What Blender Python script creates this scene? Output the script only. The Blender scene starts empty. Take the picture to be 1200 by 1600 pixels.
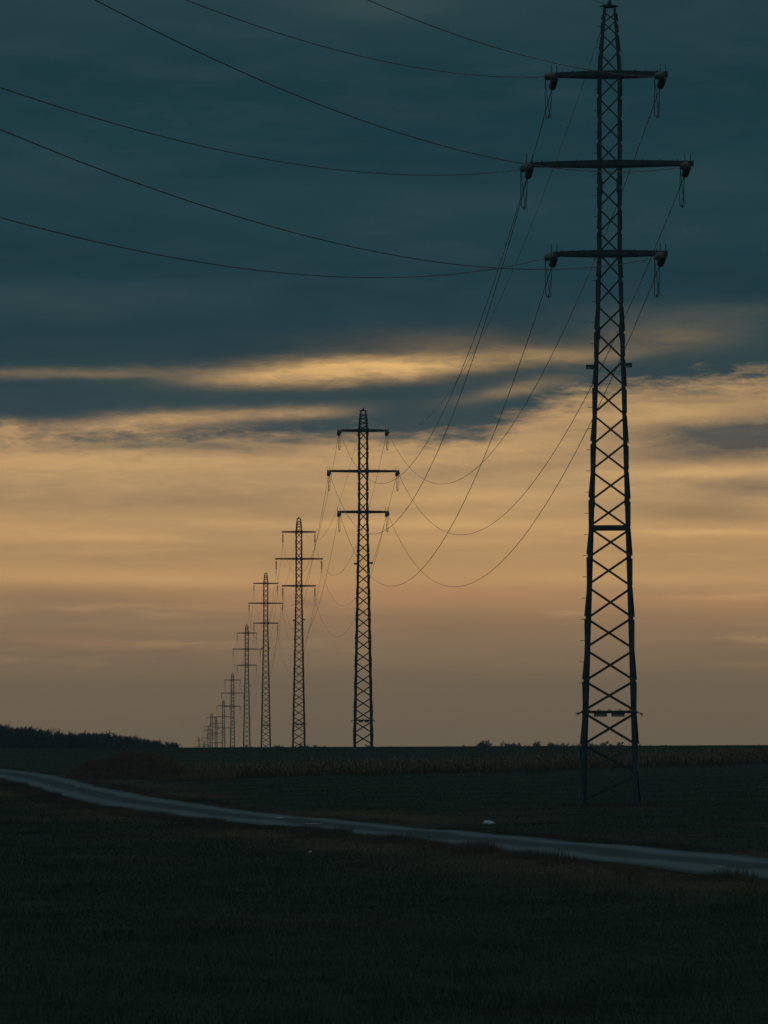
import bpy, math, random
import numpy as np
from mathutils import Vector, Matrix

random.seed(7)
rng = np.random.default_rng(11)
scene = bpy.context.scene
COL = scene.collection
R = math.radians

# ------------------------------------------------------------------ frame
EYE = 3.59            # camera height above the field at the nearest pylon
FPX = 7875.0          # focal length in photo pixels (1600 high)
YH = 1147.0           # row of the true horizon
S = 31.5              # photo pixels per metre at the nearest pylon (250 m away)

def lin(r, g, b):
    def c(v):
        v /= 255.0
        return v / 12.92 if v <= 0.04045 else ((v + 0.055) / 1.055) ** 2.4
    return (c(r), c(g), c(b), 1.0)

# ------------------------------------------------------------------ helpers
def tag(o, label=None, cat=None, group=None, kind=None):
    if label: o["label"] = label
    if cat: o["category"] = cat
    if group: o["group"] = group
    if kind: o["kind"] = kind
    return o

class MB:
    """collects pieces that become ONE mesh object"""
    def __init__(self):
        self.v, self.f = [], []
    def add(self, vs, fs):
        n = len(self.v)
        self.v += [tuple(p) for p in vs]
        self.f += [tuple(i + n for i in f) for f in fs]
    def bar(self, p, q, w, t, side=None):
        p, q = Vector(p), Vector(q)
        d = (q - p).normalized()
        u = Vector(side) if side is not None else Vector((0, 0, 1))
        u = u - d * u.dot(d)
        if u.length < 1e-4:
            u = Vector((1, 0, 0)) - d * d.x
        u.normalize()
        n = d.cross(u)
        vs = []
        for c in (p, q):
            for a, b in ((-1, -1), (1, -1), (1, 1), (-1, 1)):
                vs.append(c + u * (a * w / 2) + n * (b * t / 2))
        self.add(vs, [(3, 2, 1, 0), (4, 5, 6, 7), (0, 1, 5, 4), (1, 2, 6, 5), (2, 3, 7, 6), (3, 0, 4, 7)])
    def box(self, lo, hi):
        x0, y0, z0 = lo; x1, y1, z1 = hi
        self.add([(x0, y0, z0), (x1, y0, z0), (x1, y1, z0), (x0, y1, z0), (x0, y0, z1), (x1, y0, z1), (x1, y1, z1), (x0, y1, z1)],
                 [(3, 2, 1, 0), (4, 5, 6, 7), (0, 1, 5, 4), (1, 2, 6, 5), (2, 3, 7, 6), (3, 0, 4, 7)])
    def tube(self, pts, r, n=6, cap=True):
        pts = [Vector(p) for p in pts]
        rs = r if isinstance(r, (list, tuple)) else [r] * len(pts)
        rings = []
        ref = None
        for i, p in enumerate(pts):
            a = pts[max(i - 1, 0)]; b = pts[min(i + 1, len(pts) - 1)]
            d = (b - a)
            d = d.normalized() if d.length > 1e-9 else Vector((0, 0, 1))
            if ref is None:
                ref = Vector((0, 0, 1)) if abs(d.z) < 0.8 else Vector((1, 0, 0))
            u = ref - d * ref.dot(d)
            if u.length < 1e-6: u = Vector((0, 1, 0)) - d * d.y
            u.normalize(); w = d.cross(u); ref = u
            rings.append([p + u * (rs[i] * math.cos(2 * math.pi * k / n)) + w * (rs[i] * math.sin(2 * math.pi * k / n)) for k in range(n)])
        vs = [v for ring in rings for v in ring]
        fs = []
        for i in range(len(pts) - 1):
            for k in range(n):
                a, b = i * n + k, i * n + (k + 1) % n
                fs.append((a, b, b + n, a + n))
        if cap:
            fs.append(tuple(reversed(range(n)))); fs.append(tuple(range((len(pts) - 1) * n, len(pts) * n)))
        self.add(vs, fs)
    def lathe(self, p, q, prof, n=12):
        """profile of (distance along p-q, radius)"""
        p, q = Vector(p), Vector(q)
        d = (q - p).normalized()
        self.tube_rings(p, d, prof, n)
    def tube_rings(self, p, d, prof, n):
        ref = Vector((0, 0, 1)) if abs(d.z) < 0.8 else Vector((1, 0, 0))
        u = (ref - d * ref.dot(d)).normalized(); w = d.cross(u)
        vs = []; fs = []
        for s, r in prof:
            for k in range(n):
                a = 2 * math.pi * k / n
                vs.append(p + d * s + u * (r * math.cos(a)) + w * (r * math.sin(a)))
        for i in range(len(prof) - 1):
            for k in range(n):
                a, b = i * n + k, i * n + (k + 1) % n
                fs.append((a, b, b + n, a + n))
        fs.append(tuple(reversed(range(n)))); fs.append(tuple(range((len(prof) - 1) * n, len(prof) * n)))
        self.add(vs, fs)
    def mesh(self, name):
        me = bpy.data.meshes.new(name)
        me.from_pydata(self.v, [], self.f)
        me.update()
        return me
    def build(self, name, mat, parent=None, smooth=False):
        me = self.mesh(name)
        me.materials.append(mat)
        if smooth:
            me.polygons.foreach_set("use_smooth", [True] * len(me.polygons))
        return link(name, me, parent)

def link(name, me, parent=None):
    o = bpy.data.objects.new(name, me)
    COL.objects.link(o)
    if parent: o.parent = parent
    return o

def empty(name, loc, rz=0.0):
    o = bpy.data.objects.new(name, None)
    o.empty_display_size = 0.5
    COL.objects.link(o)
    o.location = loc; o.rotation_euler = (0, 0, rz)
    return o

def np_mesh(name, V, F, mat, attr=None, smooth=False):
    """V (n,3), F (m,k) with constant k; attr: dict name -> (n,) floats"""
    me = bpy.data.meshes.new(name)
    m, k = F.shape
    me.vertices.add(len(V)); me.vertices.foreach_set("co", np.ascontiguousarray(V, np.float32).ravel())
    me.loops.add(m * k); me.loops.foreach_set("vertex_index", np.ascontiguousarray(F, np.int32).ravel())
    me.polygons.add(m)
    me.polygons.foreach_set("loop_start", np.arange(0, m * k, k, dtype=np.int32))
    me.polygons.foreach_set("loop_total", np.full(m, k, np.int32))
    if smooth: me.polygons.foreach_set("use_smooth", np.ones(m, bool))
    me.update(calc_edges=True)
    for nm, a in (attr or {}).items():
        at = me.attributes.new(nm, "FLOAT", "POINT")
        at.data.foreach_set("value", np.ascontiguousarray(a, np.float32))
    me.materials.append(mat)
    return me

# ------------------------------------------------------------------ node expressions
class NT:
    def __init__(self, tree):
        self.t = tree
    def n(self, typ, **kw):
        nd = self.t.nodes.new(typ)
        for k, v in kw.items(): setattr(nd, k, v)
        return nd
    def put(self, sock, v):
        if isinstance(v, X): self.t.links.new(v.s, sock)
        elif isinstance(v, bpy.types.NodeSocket): self.t.links.new(v, sock)
        else: sock.default_value = v
    def math(self, op, a, b=0.0, c=0.0, clamp=False):
        nd = self.n("ShaderNodeMath", operation=op, use_clamp=clamp)
        for i, v in enumerate((a, b, c)): self.put(nd.inputs[i], v)
        return X(self, nd.outputs[0])
    def mix(self, f, a, b, blend="MIX"):
        nd = self.n("ShaderNodeMix", data_type="RGBA", blend_type=blend)
        self.put(nd.inputs[0], f); self.put(nd.inputs[6], a); self.put(nd.inputs[7], b)
        return X(self, nd.outputs[2])
    def xyz(self, x, y, z):
        nd = self.n("ShaderNodeCombineXYZ")
        for i, v in enumerate((x, y, z)): self.put(nd.inputs[i], v)
        return X(self, nd.outputs[0])
    def noise(self, vec, scale=1.0, detail=3.0, rough=0.5, dist=0.0):
        nd = self.n("ShaderNodeTexNoise")
        self.put(nd.inputs["Vector"], vec)
        nd.inputs["Scale"].default_value = scale; nd.inputs["Detail"].default_value = detail
        nd.inputs["Roughness"].default_value = rough; nd.inputs["Distortion"].default_value = dist
        return X(self, nd.outputs[0])
    def smooth(self, a, lo, hi):
        nd = self.n("ShaderNodeMapRange", interpolation_type="SMOOTHSTEP")
        self.put(nd.inputs[0], a); self.put(nd.inputs[1], lo); self.put(nd.inputs[2], hi)
        nd.inputs[3].default_value = 0.0; nd.inputs[4].default_value = 1.0
        return X(self, nd.outputs[0])
    def ramp(self, f, stops, interp="LINEAR"):
        nd = self.n("ShaderNodeValToRGB")
        cr = nd.color_ramp; cr.interpolation = interp
        while len(cr.elements) < len(stops): cr.elements.new(0.5)
        for e, (p, c) in zip(cr.elements, stops):
            e.position = p; e.color = c
        self.put(nd.inputs[0], f)
        return X(self, nd.outputs[0])

class X:
    def __init__(self, nt, s): self.nt, self.s = nt, s
    def __add__(self, o): return self.nt.math("ADD", self, o)
    __radd__ = __add__
    def __sub__(self, o): return self.nt.math("SUBTRACT", self, o)
    def __rsub__(self, o): return self.nt.math("SUBTRACT", o, self)
    def __mul__(self, o): return self.nt.math("MULTIPLY", self, o)
    __rmul__ = __mul__
    def __truediv__(self, o): return self.nt.math("DIVIDE", self, o)
    def max(self, o): return self.nt.math("MAXIMUM", self, o)
    def min(self, o): return self.nt.math("MINIMUM", self, o)
    def clamp(self): return self.nt.math("ADD", self, 0.0, clamp=True)

def new_mat(name):
    m = bpy.data.materials.new(name); m.use_nodes = True
    nt = NT(m.node_tree)
    return m, nt, m.node_tree.nodes["Principled BSDF"]

def steel(name, a, b, rough=0.62, metal=0.35, scale=3.0):
    m, nt, bs = new_mat(name)
    tc = nt.n("ShaderNodeTexCoord")
    f = nt.noise(tc.outputs["Object"], scale, 6.0, 0.6)
    c = nt.mix(nt.smooth(f, 0.35, 0.68), a, b)
    nt.put(bs.inputs["Base Color"], c)
    bs.inputs["Roughness"].default_value = rough; bs.inputs["Metallic"].default_value = metal
    return m

M_STEEL = steel("weathered_steel", (0.030, 0.045, 0.051, 1), (0.062, 0.084, 0.092, 1), 0.75, 0.15)
M_STRUT = steel("bracing_steel", (0.045, 0.050, 0.044, 1), (0.090, 0.094, 0.082, 1), 0.8, 0.1)
M_WIRE = steel("conductor_metal", (0.035, 0.036, 0.037, 1), (0.055, 0.056, 0.057, 1), 0.5, 0.4)
M_PLATE = steel("dark_plate", (0.03, 0.035, 0.035, 1), (0.06, 0.065, 0.06, 1), 0.5, 0.0)
M_PALE = steel("pale_lettering", (0.30, 0.30, 0.27, 1), (0.5, 0.5, 0.45, 1), 0.6, 0.0)
M_PORC = steel("brown_porcelain", (0.09, 0.078, 0.070, 1), (0.19, 0.165, 0.145, 1), 0.35, 0.0, 6.0)
M_CONC = steel("concrete", (0.035, 0.034, 0.03, 1), (0.07, 0.066, 0.06, 1), 0.9, 0.0, 4.0)

# ------------------------------------------------------------------ terrain function
_prof_d = np.array([-400, 0, 250, 300, 345, 390, 430, 460, 482, 505, 560, 700, 825, 1125, 1390, 1700, 2025, 2290, 2550, 2800, 3200, 3600, 4600], float)
_prof_z = np.array([0, 0, 0, 0.04, 0.16, 0.42, 1.25, 2.0, 2.30, 2.05, -0.40, -0.8, -0.45, 0.0, -5.8, -15.3, -22.2, -28.0, -28.0, -31.5, -41.0, -41.0, -46.0], float)

def _pchip(x, xs, ys):
    h = np.diff(xs); d = np.diff(ys) / h
    m = np.zeros_like(ys)
    for i in range(1, len(xs) - 1):
        if d[i - 1] * d[i] > 0:
            w1, w2 = 2 * h[i] + h[i - 1], h[i] + 2 * h[i - 1]
            m[i] = (w1 + w2) / (w1 / d[i - 1] + w2 / d[i])
    x = np.clip(x, xs[0], xs[-1])
    k = np.clip(np.searchsorted(xs, x, side="right") - 1, 0, len(xs) - 2)
    t = (x - xs[k]) / h[k]
    return ((1 + 2 * t) * (1 - t) ** 2 * ys[k] + t * (1 - t) ** 2 * h[k] * m[k] + t * t * (3 - 2 * t) * ys[k + 1] + t * t * (t - 1) * h[k] * m[k + 1])

def ground(x, y):
    x = np.asarray(x, float); y = np.asarray(y, float)
    z = _pchip(y, _prof_d, _prof_z)
    tilt = np.clip((y - 380) / 100, 0, 1) * np.clip((900 - y) / 300, 0, 1)
    z = z + tilt * 0.0042 * np.clip(x + 20, -120, 120)
    xl = 11.17 - 0.0425 * (y - 250)
    far = np.clip((y - 1500) / 900, 0, 1)
    z = z + far * 0.055 * np.clip(x - xl - 10, 0, 220)
    left = np.clip((y - 1300) / 400, 0, 1)
    z = z + left * 0.055 * np.clip(xl - 14 - x, 0, 160)
    near = np.clip((430 - y) / 60, 0, 1) * np.clip(np.abs(y - 250) / 40, 0.25, 1)
    z = z + near * (0.035 * np.sin(x * 0.41 + y * 0.13 + 1.0) * np.sin(y * 0.19 - x * 0.08) + 0.018 * np.sin(x * 0.93 - y * 0.31))
    return z

def gz(x, y): return float(ground(x, y))

def on_ground(px, py, d0=50.0, d1=475.0):
    """where the sight line of photo point (px, py) meets the ground"""
    d = np.linspace(d0, d1, 8000)
    zr = EYE - (py - YH) * d / FPX
    g = ground((px - 600) * d / FPX, d)
    i = int(np.argmax(g >= zr))
    dd = d[i]
    return ((px - 600) * dd / FPX, dd)

# road edges
_xs = np.array([-60, 0, 33, 67, 100, 150, 233, 333, 400, 600, 700, 800, 1000, 1200, 1270])
_yt = np.array([1195, 1201, 1204.5, 1209, 1215, 1229.5, 1246, 1260, 1270, 1289.5, 1297.5, 1307.5, 1323.5, 1342.5, 1349.5])
_yb = np.array([1205, 1217, 1226, 1237.5, 1246.5, 1259, 1270.5, 1284, 1290.5, 1310.5, 1321.5, 1332.5, 1355.5, 1377, 1385])
def _smooth_poly(P, n=160):
    P = np.array(P); t = np.r_[0, np.cumsum(np.hypot(*np.diff(P, axis=0).T))]; t /= t[-1]
    s = np.linspace(0, 1, n)
    q = np.c_[np.interp(s, t, P[:, 0]), np.interp(s, t, P[:, 1])]
    for _ in range(14):
        q[1:-1] = 0.25 * q[:-2] + 0.5 * q[1:-1] + 0.25 * q[2:]
    return q
EDGE_T = _smooth_poly([on_ground(a, b) for a, b in zip(_xs, _yt)])
EDGE_B = _smooth_poly([on_ground(a, b) for a, b in zip(_xs, _yb)])
# carry the road on past the right of the view
for E_, dirv in ((EDGE_T, None), (EDGE_B, None)): pass
def _extend(E, far=60):
    d = E[-1] - E[-12]; d /= np.hypot(*d)
    return np.vstack([E, E[-1] + d * far * 0.5, E[-1] + d * far])
EDGE_T, EDGE_B = _extend(EDGE_T), _extend(EDGE_B)

def road_rel(x, y):
    """(inside mask, distance from the nearer edge line measured along y-ish)"""
    ot, ob = np.argsort(EDGE_T[:, 0]), np.argsort(EDGE_B[:, 0])
    dt = np.interp(x, EDGE_T[ot, 0], EDGE_T[ot, 1], left=600); db = np.interp(x, EDGE_B[ob, 0], EDGE_B[ob, 1], left=600)
    return (y > db) & (y < dt), y - dt, db - y

_tmp = np.vstack([EDGE_T, EDGE_B])
def road_dist(x, y):
    x = np.asarray(x, float); y = np.asarray(y, float)
    out = np.full(x.shape, 1e9)
    for a in _tmp: out = np.minimum(out, (x - a[0]) ** 2 + (y - a[1]) ** 2)
    return np.sqrt(out)

def vnoise(x, y, s, seed=0):
    """smooth value noise"""
    g = np.random.default_rng(seed).random((256, 256))
    u, v = x / s, y / s
    iu, iv = np.floor(u).astype(int), np.floor(v).astype(int)
    fu, fv = u - iu, v - iv
    fu = fu * fu * (3 - 2 * fu); fv = fv * fv * (3 - 2 * fv)
    a = g[iu % 256, iv % 256]; b = g[(iu + 1) % 256, iv % 256]; c = g[iu % 256, (iv + 1) % 256]; d = g[(iu + 1) % 256, (iv + 1) % 256]
    return (a * (1 - fu) + b * fu) * (1 - fv) + (c * (1 - fu) + d * fu) * fv

def dryness(x, y):
    """share of dead brown growth: along the road's verges and in loose patches"""
    rd = road_dist(x, y)
    _, up, dn = road_rel(x, y)
    n1 = vnoise(x, y * 0.45, 2.4, 3); n2 = vnoise(x, y * 0.4, 6.5, 4)
    v = np.exp(-(rd / 2.6) ** 2) * (0.35 + 0.8 * n1)
    v += np.exp(-((rd - 3.2) / 2.8) ** 2) * np.clip(n2 - 0.36, 0, 1) * 2.2
    v += np.clip(n1 * 0.5 + n2 * 0.6 - 0.66, 0, 1) * 1.1
    dx, dy = x - 11.2, y - 249.5
    v += np.exp(-(dx / 2.4) ** 2 - (dy / 3.2) ** 2) * 0.8 * n1
    return np.clip(v * 0.72, 0, 1)

# ------------------------------------------------------------------ ground sheet
def ground_mat():
    m, nt, bs = new_mat("field_soil_and_grass")
    tc = nt.n("ShaderNodeTexCoord"); P = tc.outputs["Object"]
    at = nt.n("ShaderNodeAttribute", attribute_name="dry")
    n1 = nt.noise(P, 0.35, 5.0, 0.6); n2 = nt.noise(P, 9.0, 5.0, 0.7)
    mp = nt.n("ShaderNodeMapping"); mp.inputs["Scale"].default_value = (0.25, 1.3, 1.0)
    nt.put(mp.inputs[0], P)
    n3 = nt.noise(mp.outputs[0], 0.8, 4.0, 0.6)
    g = nt.mix(nt.smooth(n1, 0.3, 0.7), (0.036, 0.050, 0.036, 1), (0.052, 0.067, 0.049, 1))
    g = nt.mix(nt.smooth(n2, 0.35, 0.75) * 0.6, g, (0.070, 0.066, 0.050, 1))
    g = nt.mix(nt.smooth(n3, 0.52, 0.75) * 0.45, g, (0.078, 0.068, 0.050, 1))
    d = X(nt, at.outputs["Fac"])
    c = nt.mix((d * 0.9).clamp(), g, nt.mix(n2, (0.090, 0.060, 0.044, 1), (0.150, 0.105, 0.076, 1)))
    nt.put(bs.inputs["Base Color"], c)
    bs.inputs["Roughness"].default_value = 0.95; bs.inputs["Specular IOR Level"].default_value = 0.0
    bp = nt.n("ShaderNodeBump"); bp.inputs["Strength"].default_value = 0.7; bp.inputs["Distance"].default_value = 0.05
    nt.put(bp.inputs["Height"], n2)
    nt.put(bs.inputs["Normal"], bp.outputs[0])
    return m

def grid_axis(core0, core1, step, out, grow=1.18):
    a = list(np.arange(core0, core1 + 1e-6, step))
    s = step
    while a[-1] < out[1]: s *= grow; a.append(a[-1] + s)
    s = step
    while a[0] > out[0]: s *= grow; a.insert(0, a[0] - s)
    a[0], a[-1] = out
    return np.array(a)
gx = grid_axis(-48, 48, 1.0, (-900, 900), 1.16)
gy = np.r_[np.arange(-120, 50, 8.0), np.arange(50, 520, 1.25), grid_axis(520, 600, 3, (520, 4590), 1.05)[1:]]
XX, YY = np.meshgrid(gx, gy)
ZZ = ground(XX, YY)
nx, ny = len(gx), len(gy)
ii, jj = np.meshgrid(np.arange(nx - 1), np.arange(ny - 1))
a = (jj * nx + ii).ravel()
F = np.c_[a, a + 1, a + 1 + nx, a + nx]
dry = np.where((np.abs(XX) < 70) & (YY > 40) & (YY < 470), 0.0, 0.0)
msk = (np.abs(XX) < 70) & (YY > 40) & (YY < 440)
dry[msk] = dryness(XX[msk], YY[msk])
M_GROUND = ground_mat()
o = link("ground", np_mesh("ground", np.c_[XX.ravel(), YY.ravel(), ZZ.ravel()], F, M_GROUND, {"dry": dry.ravel()}, True))
tag(o, kind="structure")

# ------------------------------------------------------------------ road
def road_mat():
    m, nt, bs = new_mat("worn_gravel_road")
    tc = nt.n("ShaderNodeTexCoord"); P = tc.outputs["Object"]
    at = nt.n("ShaderNodeAttribute", attribute_name="across")
    u = X(nt, at.outputs["Fac"])
    mp = nt.n("ShaderNodeMapping"); mp.inputs["Scale"].default_value = (1.0, 0.22, 1.0); mp.inputs["Rotation"].default_value = (0, 0, R(-12))
    nt.put(mp.inputs[0], P)
    big = nt.noise(mp.outputs[0], 0.9, 5.0, 0.6); fine = nt.noise(P, 14.0, 5.0, 0.7)
    uw = u + (big - 0.5) * 0.22
    t1 = nt.math("SUBTRACT", 1.0, nt.smooth(nt.math("ABSOLUTE", uw - 0.22), 0.03, 0.20))
    t2 = nt.math("SUBTRACT", 1.0, nt.smooth(nt.math("ABSOLUTE", uw - 0.80), 0.03, 0.20))
    trk = t1.max(t2)
    c = nt.mix(trk, (0.082, 0.094, 0.100, 1), (0.162, 0.181, 0.188, 1))
    c = nt.mix(nt.smooth(fine, 0.4, 0.75) * 0.45, c, (0.115, 0.120, 0.120, 1))
    c = nt.mix(nt.smooth(big, 0.55, 0.75) * 0.5, c, (0.095, 0.102, 0.104, 1))
    nt.put(bs.inputs["Base Color"], c)
    bs.inputs["Roughness"].default_value = 1.0; bs.inputs["Specular IOR Level"].default_value = 0.0
    bp = nt.n("ShaderNodeBump"); bp.inputs["Strength"].default_value = 0.5; bp.inputs["Distance"].default_value = 0.03
    nt.put(bp.inputs["Height"], fine); nt.put(bs.inputs["Normal"], bp.outputs[0])
    return m
nr, nc = len(EDGE_T), 11
V = []; A = []
for i in range(nr):
    for k in range(nc):
        s = k / (nc - 1)
        p = EDGE_B[i] * (1 - s) + EDGE_T[i] * s
        V.append((p[0], p[1], gz(p[0], p[1]) + 0.035 + 0.03 * math.sin(math.pi * s))); A.append(s)
F = []
for i in range(nr - 1):
    for k in range(nc - 1):
        b = i * nc + k
        F.append((b, b + nc, b + nc + 1, b + 1))
ro = link("road", np_mesh("road", np.array(V), np.array(F), road_mat(), {"across": np.array(A)}, True))
tag(ro, kind="structure")

# puddles in the ruts, their sky reflection painted as a pale matt colour
m, nt, bs = new_mat("puddle_painted_reflection")
bs.inputs["Base Color"].default_value = (0.24, 0.26, 0.265, 1); bs.inputs["Roughness"].default_value = 0.9; bs.inputs["Specular IOR Level"].default_value = 0.05
M_WATER = m
def puddle(px, py, rx, ry, seed):
    x0, y0 = on_ground(px, py)
    rr = random.Random(seed)
    n = 26; vs = [(0, 0, 0)]
    for k in range(n):
        a = 2 * math.pi * k / n; q = 1 + 0.28 * math.sin(2 * a + rr.random() * 6) * rr.random() + rr.uniform(-0.1, 0.1)
        vs.append((rx * q * math.cos(a), ry * q * math.sin(a), 0))
    mb = MB(); mb.add(vs, [(0, 1 + k, 1 + (k + 1) % n) for k in range(n)])
    o = mb.build("puddle_patch", M_WATER)
    o.location = (x0, y0, gz(x0, y0) + 0.075)
    tag(o, kind="structure")
puddle(436, 1280, 0.22, 1.2, 1); puddle(488, 1290, 0.40, 0.7, 2); puddle(1127, 1358, 0.16, 0.35, 3)

# ------------------------------------------------------------------ grass
def grass_mat(name, g0, g1, b0, b1):
    m, nt, bs = new_mat(name)
    a1 = X(nt, nt.n("ShaderNodeAttribute", attribute_name="dry").outputs["Fac"])
    a2 = X(nt, nt.n("ShaderNodeAttribute", attribute_name="tone").outputs["Fac"])
    c = nt.mix(a1, nt.mix(a2, g0, g1), nt.mix(a2, b0, b1))
    nt.put(bs.inputs["Base Color"], c)
    bs.inputs["Roughness"].default_value = 1.0; bs.inputs["Specular IOR Level"].default_value = 0.0
    return m
M_GRASS = grass_mat("field_grass", (0.039, 0.051, 0.039, 1), (0.063, 0.079, 0.060, 1), (0.115, 0.076, 0.055, 1), (0.210, 0.150, 0.105, 1))

def blades(x, y, h, w, lean, dry, tone):
    n = len(x)
    z = ground(x, y)
    th = rng.uniform(0, 2 * np.pi, n); ln = rng.uniform(0, 1, n) * lean * h
    la = rng.uniform(0, 2 * np.pi, n)
    bx, by = np.cos(th) * w / 2, np.sin(th) * w / 2
    V = np.empty((n, 3, 3))
    V[:, 0] = np.c_[x - bx, y - by, z - 0.01]; V[:, 1] = np.c_[x + bx, y + by, z - 0.01]
    V[:, 2] = np.c_[x + np.cos(la) * ln, y + np.sin(la) * ln, z + h]
    F = np.arange(n * 3).reshape(n, 3)
    return V.reshape(-1, 3), F, np.repeat(dry, 3), np.repeat(tone, 3)

def scatter(n, d0, d1, margin=1.15, extra=4.0):
    out = [[], []]
    y = np.exp(rng.uniform(math.log(d0), math.log(d1), n))
    hw = 600 / FPX * y * margin + extra
    x = rng.uniform(-1, 1, n) * hw
    return x, y

def grass_field(name, n, d0, d1, h, w, side):
    x, y = scatter(n, d0, d1)
    ins, up, dn = road_rel(x, y)
    k = ~ins & ((dn > 0) if side == "near" else (up > 0))
    cl = vnoise(x, y, 0.35, 9) * 0.6 + vnoise(x, y, 1.7, 10) * 0.4
    k &= rng.random(n) < np.clip(cl * 1.2 + 0.1, 0.05, 1)
    x, y, cl = x[k], y[k], cl[k]
    hh = rng.uniform(*h, len(x)) * (0.75 + 0.5 * cl)
    dr = np.clip(dryness(x, y) * 1.1 + rng.uniform(-0.15, 0.15, len(x)), 0, 1)
    tn = np.clip(0.15 + 0.75 * (vnoise(x, y * 0.5, 1.1, 51) * 0.5 + vnoise(x, y * 0.5, 4.5, 52) * 0.6) + rng.normal(0, 0.22, len(x)) - 0.1, 0, 1.3)
    return blades(x, y, hh * (0.6 + 0.8 * vnoise(x, y * 0.6, 0.8, 53)), rng.uniform(*w, len(x)) * y / 80.0, 0.8, dr, tn)

def join_blades(L):
    V = []; F = []; D = []; T = []; n = 0
    for v, f, d, t in L:
        V.append(v); F.append(f + n); D.append(d); T.append(t); n += len(v)
    return np.vstack(V), np.vstack(F), np.concatenate(D), np.concatenate(T)

V, F, D, T = grass_field("", 640000, 56, 400, (0.04, 0.10), (0.009, 0.017), "near")
tag(link("grass", np_mesh("grass", V, F, M_GRASS, {"dry": D, "tone": T})), "short dark green grass of the near field below the road", "grass", kind="stuff")
V, F, D, T = grass_field("", 420000, 120, 480, (0.03, 0.075), (0.009, 0.015), "far")
tag(link("crop_grass", np_mesh("crop_grass", V, F, M_GRASS, {"dry": D, "tone": T})), "short green growth of the field beyond the road around the nearest pylon", "grass", kind="stuff")

# taller rank grass along both verges and round the pylon's feet
def verge():
    L = []
    for E, sgn, cnt, hs in ((EDGE_B, -1, 2600, (0.05, 0.20)), (EDGE_T, 1, 1300, (0.04, 0.13))):
        seg = np.hypot(*np.diff(E, axis=0).T); c = np.r_[0, np.cumsum(seg)]
        t = rng.uniform(0, c[-1], cnt)
        px = np.interp(t, c, E[:, 0]); py = np.interp(t, c, E[:, 1])
        ex = np.interp(t + 1, c, E[:, 0]) - px; ey = np.interp(t + 1, c, E[:, 1]) - py
        l = np.hypot(ex, ey) + 1e-9
        nxv, nyv = -ey / l, ex / l                      # left of travel = far side
        off = np.abs(rng.normal(0, 0.9, cnt)) + 0.04
        px = px + nxv * off * sgn; py = py + nyv * off * sgn
        big = np.clip(vnoise(px * 0.7, py * 0.25, 1.0, 21) * 1.6 - 0.2, 0.15, 1.4)
        for i in range(cnt):
            if py[i] > 420: continue
            k = int(20 + 40 * big[i])
            sx = px[i] + rng.normal(0, 0.10 + 0.12 * big[i], k); sy = py[i] + rng.normal(0, 0.12, k)
            ins, up, dn = road_rel(sx, sy)
            kk = ~ins
            if kk.sum() < 3: continue
            sx, sy = sx[kk], sy[kk]
            h = rng.uniform(*hs, len(sx)) * (0.3 + big[i] * (1.45 if big[i] > 1.0 else 1.0))
            dv = np.clip(float(dryness(np.array([px[i]]), np.array([py[i]]))[0]) * 0.9 + rng.uniform(-0.3, 0.3, len(sx)), 0, 1)
            L.append(blades(sx, sy, h, rng.uniform(0.010, 0.022, len(sx)), 0.9, dv, rng.random(len(sx)) * 0.8))
    for i in range(90):                                    # weeds round the pylon's feet
        cx, cy = 11.17 + rng.normal(0, 1.9), 249.6 + rng.normal(0, 1.6)
        k = 26
        sx, sy = cx + rng.normal(0, 0.22, k), cy + rng.normal(0, 0.2, k)
        L.append(blades(sx, sy, rng.uniform(0.08, 0.28, k), rng.uniform(0.012, 0.025, k), 0.9, np.clip(rng.normal(0.6, 0.25, k), 0, 1), rng.random(k) * 0.6))
    return join_blades(L)
V, F, D, T = verge()
tag(link("verge_grass", np_mesh("verge_grass", V, F, M_GRASS, {"dry": D, "tone": T})), "rank tufts of half dead grass along the edges of the gravel road", "grass", kind="stuff")

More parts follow.
